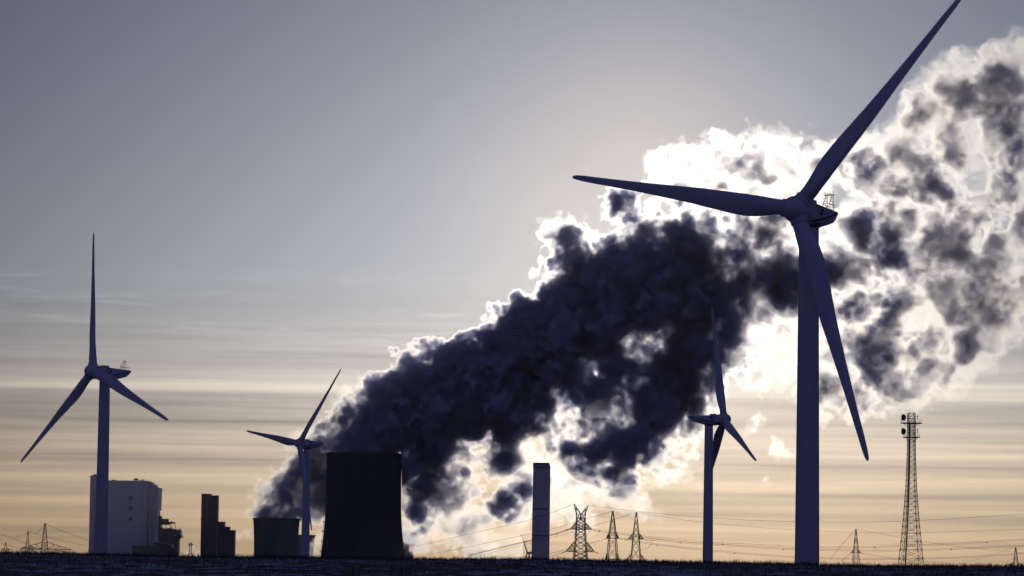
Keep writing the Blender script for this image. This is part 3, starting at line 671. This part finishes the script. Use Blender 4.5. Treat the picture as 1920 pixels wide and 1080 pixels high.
main = chain([(770, 835, 40), (810, 815, 48), (860, 795, 52), (930, 790, 50)], wt=1.5) + chain([(770, 1000, 20), (785, 950, 42), (815, 890, 56), (850, 930, 46)], wt=.62) + [(770, 880, 44, 44, .6), (800, 855, 60, 50, .65), (860, 880, 54, 50, .5), (940, 940, 50, 26, .9), (890, 915, 34, 26, .8), (985, 915, 34, 34, .8), (915, 870, 60, 36, .02, 0, 30), (975, 860, 40, 30, .3, 0, 30), (745, 790, 60, 46, 2.2), (720, 780, 66, 56, 2.2), (690, 800, 50, 44, 2.2, 0, 50), (684, 846, 72, 70, 2.2, 0, 66), (700, 820, 72, 66, 2.2, 0, 66), (752, 815, 50, 46, 2.2, 0, 50), (660, 828, 40, 20, 2, 0, 44), (712, 826, 44, 22, 2, 0, 44), (690, 822, 56, 24, 2, 0, 50)]
main += chain([(735, 778, 60), (800, 750, 80), (900, 720, 90), (975, 660, 88), (1060, 590, 88), (1150, 540, 96), (1220, 540, 90), (1280, 500, 80)], wt=2.2)
main += [(765, 680, 24, 24, 1.5), (800, 664, 26, 26, 1.6), (845, 662, 28, 26, 1.6), (885, 670, 30, 30, 1.6), (915, 645, 34, 34, 1.6), (960, 622, 36, 34, 1.6), (1000, 585, 38, 38, 1.7), (1040, 575, 36, 36, 1.6),
  (1075, 490, 40, 52, 1.8), (1110, 475, 48, 44, 1.8), (1120, 540, 70, 60, 2), (1180, 410, 36, 40, 1.5), (1215, 420, 55, 45, 1.8), (1270, 430, 62, 46, 1.9), (1190, 480, 70, 55, 2), (1330, 540, 62, 50, 1.8), (1300, 590, 60, 60, 1.8),
  # arm that curls round the bright hole
  (1290, 650, 54, 56, 1.7), (1268, 716, 62, 66, 1.9), (1228, 776, 62, 60, 1.8), (1180, 832, 66, 46, 1.8), (1125, 848, 58, 34, 1.6), (1060, 838, 46, 24, 1.6), (1150, 880, 40, 26, 1.2), (1210, 810, 40, 50, 1.6),
  (1000, 750, 46, 60, .9), (970, 790, 56, 50, 1.), (900, 790, 60, 40, 1.4), (840, 800, 50, 30, 1.6),
  (1165, 690, 22, 34, .6, 40, 22), (1130, 640, 34, 26, .5, 40, 26), (1185, 632, 40, 22, .8), (1120, 745, 22, 26, .5, 40, 20), (1090, 640, 30, 40, .2, 0, 30),
  (795, 835, 36, 36, 1.4, 20, 36), (775, 800, 54, 42, 2, 0, 50), (850, 845, 44, 30, 1.2), (930, 790, 50, 40, 1.4), (1000, 800, 40, 34, .8), (1000, 690, 50, 46, 1.2),
  # thin bright fill in the hole
  (1105, 790, 60, 50, -.04, 0, 30), (1125, 720, 60, 60, .0, 0, 30), (1080, 700, 40, 60, .05, 0, 30), (1205, 670, 40, 40, .05, 0, 30), 
  # bright top lobes
  (1265, 300, 36, 36, .05, 0, 36), (1300, 310, 50, 46, .05, 0, 40), (1350, 300, 60, 44, .1, 0, 40), (1430, 285, 56, 46, .05, 0, 36), (1490, 300, 50, 42, .05, 0, 36), (1550, 310, 44, 36, .1, 0, 40), (1260, 350, 44, 34, .05, 0, 36), (1190, 392, 40, 30, .05, 0, 36), (1155, 405, 26, 40, .05, 0, 30), (1070, 455, 46, 30, .05, 0, 30), (1045, 520, 20, 40, .1, 0, 30), (1090, 560, 30, 30, .1, 0, 30),
  (1390, 320, 56, 30, .6), (1360, 350, 40, 26, .4), (1450, 335, 46, 26, .4), (1480, 385, 60, 40, .15, 0, 36), (1330, 400, 50, 40, .0, 0, 30), (1380, 390, 60, 40, .15, 0, 36), (1520, 350, 40, 30, .2, 0, 36), (1345, 370, 20, 16, .5),
  # grey shoulder behind the big rotor
  (1380, 470, 66, 50, .95), (1430, 440, 66, 50, 1.1), (1480, 500, 80, 66, 1.1), (1560, 500, 70, 70, 1.15), (1600, 430, 58, 56, 1.2), (1400, 535, 56, 40, .7), (1650, 480, 60, 60, .65), (1610, 570, 54, 60, 1.0),
  (1640, 700, 36, 44, 1.2), (1620, 640, 40, 46, .4),
  (1620, 335, 40, 42, 1.2), (1680, 360, 50, 40, .7), (1750, 360, 60, 36, .9), (1810, 395, 60, 36, .8), (1890, 270, 40, 50, .9), (1890, 350, 50, 50, .4), (1730, 640, 40, 46, .8), (1700, 560, 60, 60, .1, 0, 36), (1850, 480, 80, 70, .15, 0, 40), (1750, 540, 30, 26, .5),
  # thin bright spread on the right
  (1700, 290, 70, 50, .2, 0, 54), (1740, 230, 50, 56, .2, 0, 54), (1800, 170, 60, 56, .2, 0, 54), (1860, 150, 66, 56, .25, 0, 54), (1930, 150, 70, 66, .25, 0, 54), (1790, 260, 80, 70, .22, 0, 54), (1870, 230, 80, 80, .25, 0, 54), (1940, 300, 80, 100, .2, 0, 50), (1950, 420, 70, 100, .2, 0, 50),
  (1760, 460, 90, 80, .2, 0, 54), (1850, 560, 90, 70, .2, 0, 54), (1780, 560, 80, 80, .2, 0, 54), (1930, 540, 50, 60, .2, 0, 54), (1820, 640, 60, 50, .25, 0, 54), (1740, 700, 60, 50, .2, 0, 54), (1680, 740, 60, 40, .2, 0, 54), (1600, 750, 50, 36, .2, 0, 54), (1560, 730, 46, 50, .2, 0, 54), (1570, 660, 60, 60, .2, 0, 54), (1650, 640, 70, 70, .2, 0, 54), (1680, 420, 70, 60, .2, 0, 54),
  (1450, 580, 70, 50, .2, 0, 36), (1380, 600, 60, 50, .05, 0, 36), (1440, 640, 60, 36, -.12, 0, 26), (1510, 630, 50, 50, .0, 0, 30), (1375, 670, 40, 36, -.15, 0, 24), (1480, 700, 40, 30, -.18, 0, 24), (1340, 700, 22, 50, -.05, 0, 24), (1400, 575, 30, 22, .5), (1440, 560, 24, 20, .4),
  # lower bright fringe
  (1290, 810, 30, 30, .0, 0, 26), (1260, 850, 36, 30, .05, 0, 26), (1230, 890, 40, 30, .05, 0, 26), (1180, 910, 46, 26, .1, 0, 26), (1110, 885, 56, 24, .1, 0, 26), (1060, 880, 44, 22, .05, 0, 26), (1200, 945, 22, 28, -.08, 0, 24), (1130, 925, 50, 20, -.12, 0, 22), (1075, 920, 34, 30, -.16, 0, 22), (1280, 885, 26, 14, -.14, 0, 20), (1090, 970, 14, 26, -.14, 0, 18)]
OCT = [(90, .28, 'n'), (50, .34, 'b'), (27, .32, 'b'), (14, .25, 'b'), (8, .19, 'b'), (4.6, .13, 'n')]
p = steam('steam_plume', 'vast dark steam plume with bright edges rolling from the huge cooling tower', 'steam plume', main, (600, 1990, 70-23*2.1, 1056, -120, 120), 2.1, 4000, LEV, OCT, 14, 1.0, bias=.12, mouth=(683, 850, 65), head=23*2.1, steep=(950, 1420, 3.2, 1.5))

second = chain([(518, 965, 38), (540, 925, 44), (570, 880, 48), (610, 850, 52), (650, 790, 46), (690, 750, 42), (740, 745, 34)], wt=.5) + [(518, 968, 46, 50, .7, 0, 44), (600, 905, 50, 60, .5), (640, 900, 60, 60, .55), (590, 870, 50, 50, .5), (570, 940, 40, 40, .45), (492, 945, 16, 30, .05, 0, 20), (515, 905, 24, 22, .1, 0, 24), (600, 980, 20, 40, .05, 0, 24), (595, 1020, 16, 20, .0, 0, 20), (700, 720, 34, 24, .8)]
steam('steam_plume', 'greyish steam plume rising from the shorter left cooling tower behind the small pale turbine', 'steam plume', second, (440, 800, 660, 1050, -90, 90), 2.4, 4800, LEV, OCT, 5, .9, bias=.1, mouth=(518.5, 972, 40), steep=(900, 901, 3., 3.))
third = [(768, 1005, 20, 16, .6, 0, 20), (790, 985, 24, 30, .3, 0, 24), (960, 960, 40, 20, .1, 0, 24), (1030, 900, 50, 50, .3), (1080, 900, 60, 40, .1, 0, 30), (1060, 950, 50, 30, -.02, 0, 26),
  (810, 975, 40, 26, .05, 0, 24), (860, 985, 50, 22, .05, 0, 26), (910, 970, 40, 20, .05, 0, 24), (880, 1010, 40, 20, -.02, 0, 20), (800, 1030, 40, 14, .0, 0, 20), (850, 1032, 40, 12, .0, 0, 20), (780, 1010, 16, 24, .0, 0, 20), (910, 1035, 30, 10, -.05, 0, 20)]
steam('steam_plume', 'low thin pale shreds of steam near the ground between huge cooling tower and chimney', 'steam plume', third, (740, 1160, 660, 1060, -100, 100), 2.4, 5200, LEV, OCT, 7, 1.1, bias=-.12, steep=(900, 1000, 2.2, 1.2))

OCW = [(30, .34, 'n'), (16, .40, 'n'), (9, .30, 'n'), (5, .2, 'n')]
LEW = [(-.15, S_OUT), (.08, S_VEIL), (.34, S_LOW)]
def wisp(label, blobs, Y0, seed, bias=-.05):
    xs_ = [b[0]-b[2]*2-8 for b in blobs]+[b[0]+b[2]*2+8 for b in blobs]; ys_ = [b[1]-b[3]*2-8 for b in blobs]+[b[1]+b[3]*2+8 for b in blobs]
    steam('steam_puff', label, 'steam puff', [(*b, .2, 0, min(b[2], b[3])) for b in blobs], (min(xs_), max(xs_), min(ys_), max(ys_), -40, 40), 1.6, Y0, LEW, OCW, seed, .9, bias=bias, unit=16.)
wisp('ragged bright puff of steam floating alone left of the largest turbine tower', [(1455, 838, 18, 16), (1470, 850, 14, 12), (1448, 822, 10, 10), (1484, 852, 10, 7), (1458, 862, 8, 10)], 4300, 31)
wisp('thin upright wisp of steam above the ragged bright puff', [(1425, 776, 7, 10), (1418, 790, 8, 10), (1408, 806, 9, 9), (1432, 785, 7, 8), (1400, 815, 8, 6)], 4300, 32)
wisp('faint tiny scrap of steam below the ragged bright puff', [(1422, 887, 7, 5), (1436, 898, 9, 6), (1445, 906, 6, 4)], 4300, 33)
wisp('pale scraps of steam left of the side-on turbine tower', [(1262, 884, 16, 9), (1280, 872, 12, 9), (1286, 858, 7, 8), (1255, 902, 14, 6), (1240, 895, 14, 10)], 4200, 34)
wisp('low white bank of steam between stepped block and shorter cooling tower', [(448, 1004, 14, 8), (462, 1002, 14, 9), (474, 1006, 10, 7), (440, 1008, 8, 5)], 5600, 35)
wisp('little white puff of steam on the skyline beside the tiny pylon', [(356, 1034, 13, 8), (348, 1040, 9, 6), (368, 1038, 10, 6), (362, 1026, 7, 6)], 6200, 36)
wisp('faint streaks of steam on the skyline just left of the shorter cooling tower', [(462, 1030, 12, 4), (445, 1036, 10, 4), (470, 1040, 10, 5)], 6400, 37, .0)
wisp('two faint dabs of steam left of the chimney near the tiny turbine', [(984, 1000, 6, 6), (994, 1004, 6, 6), (905, 1008, 7, 9), (925, 1025, 8, 8)], 5600, 38, .0)

# ---------------------------------------------------------------- thin evening haze
hz = MB(); hz.box((0, 4250, 310), (4000, 4750, 330.5))
hm = bpy.data.materials.new('haze'); hm.use_nodes = True; t = hm.node_tree; t.nodes.clear()
ho = t.nodes.new('ShaderNodeOutputMaterial'); pv = t.nodes.new('ShaderNodeVolumePrincipled')
pv.inputs['Color'].default_value = (1, .98, .94, 1); pv.inputs['Density'].default_value = 1.0e-5; pv.inputs['Anisotropy'].default_value = .85
t.links.new(pv.outputs[0], ho.inputs['Volume'])
tag(hz.build('haze', hm), kind='stuff')
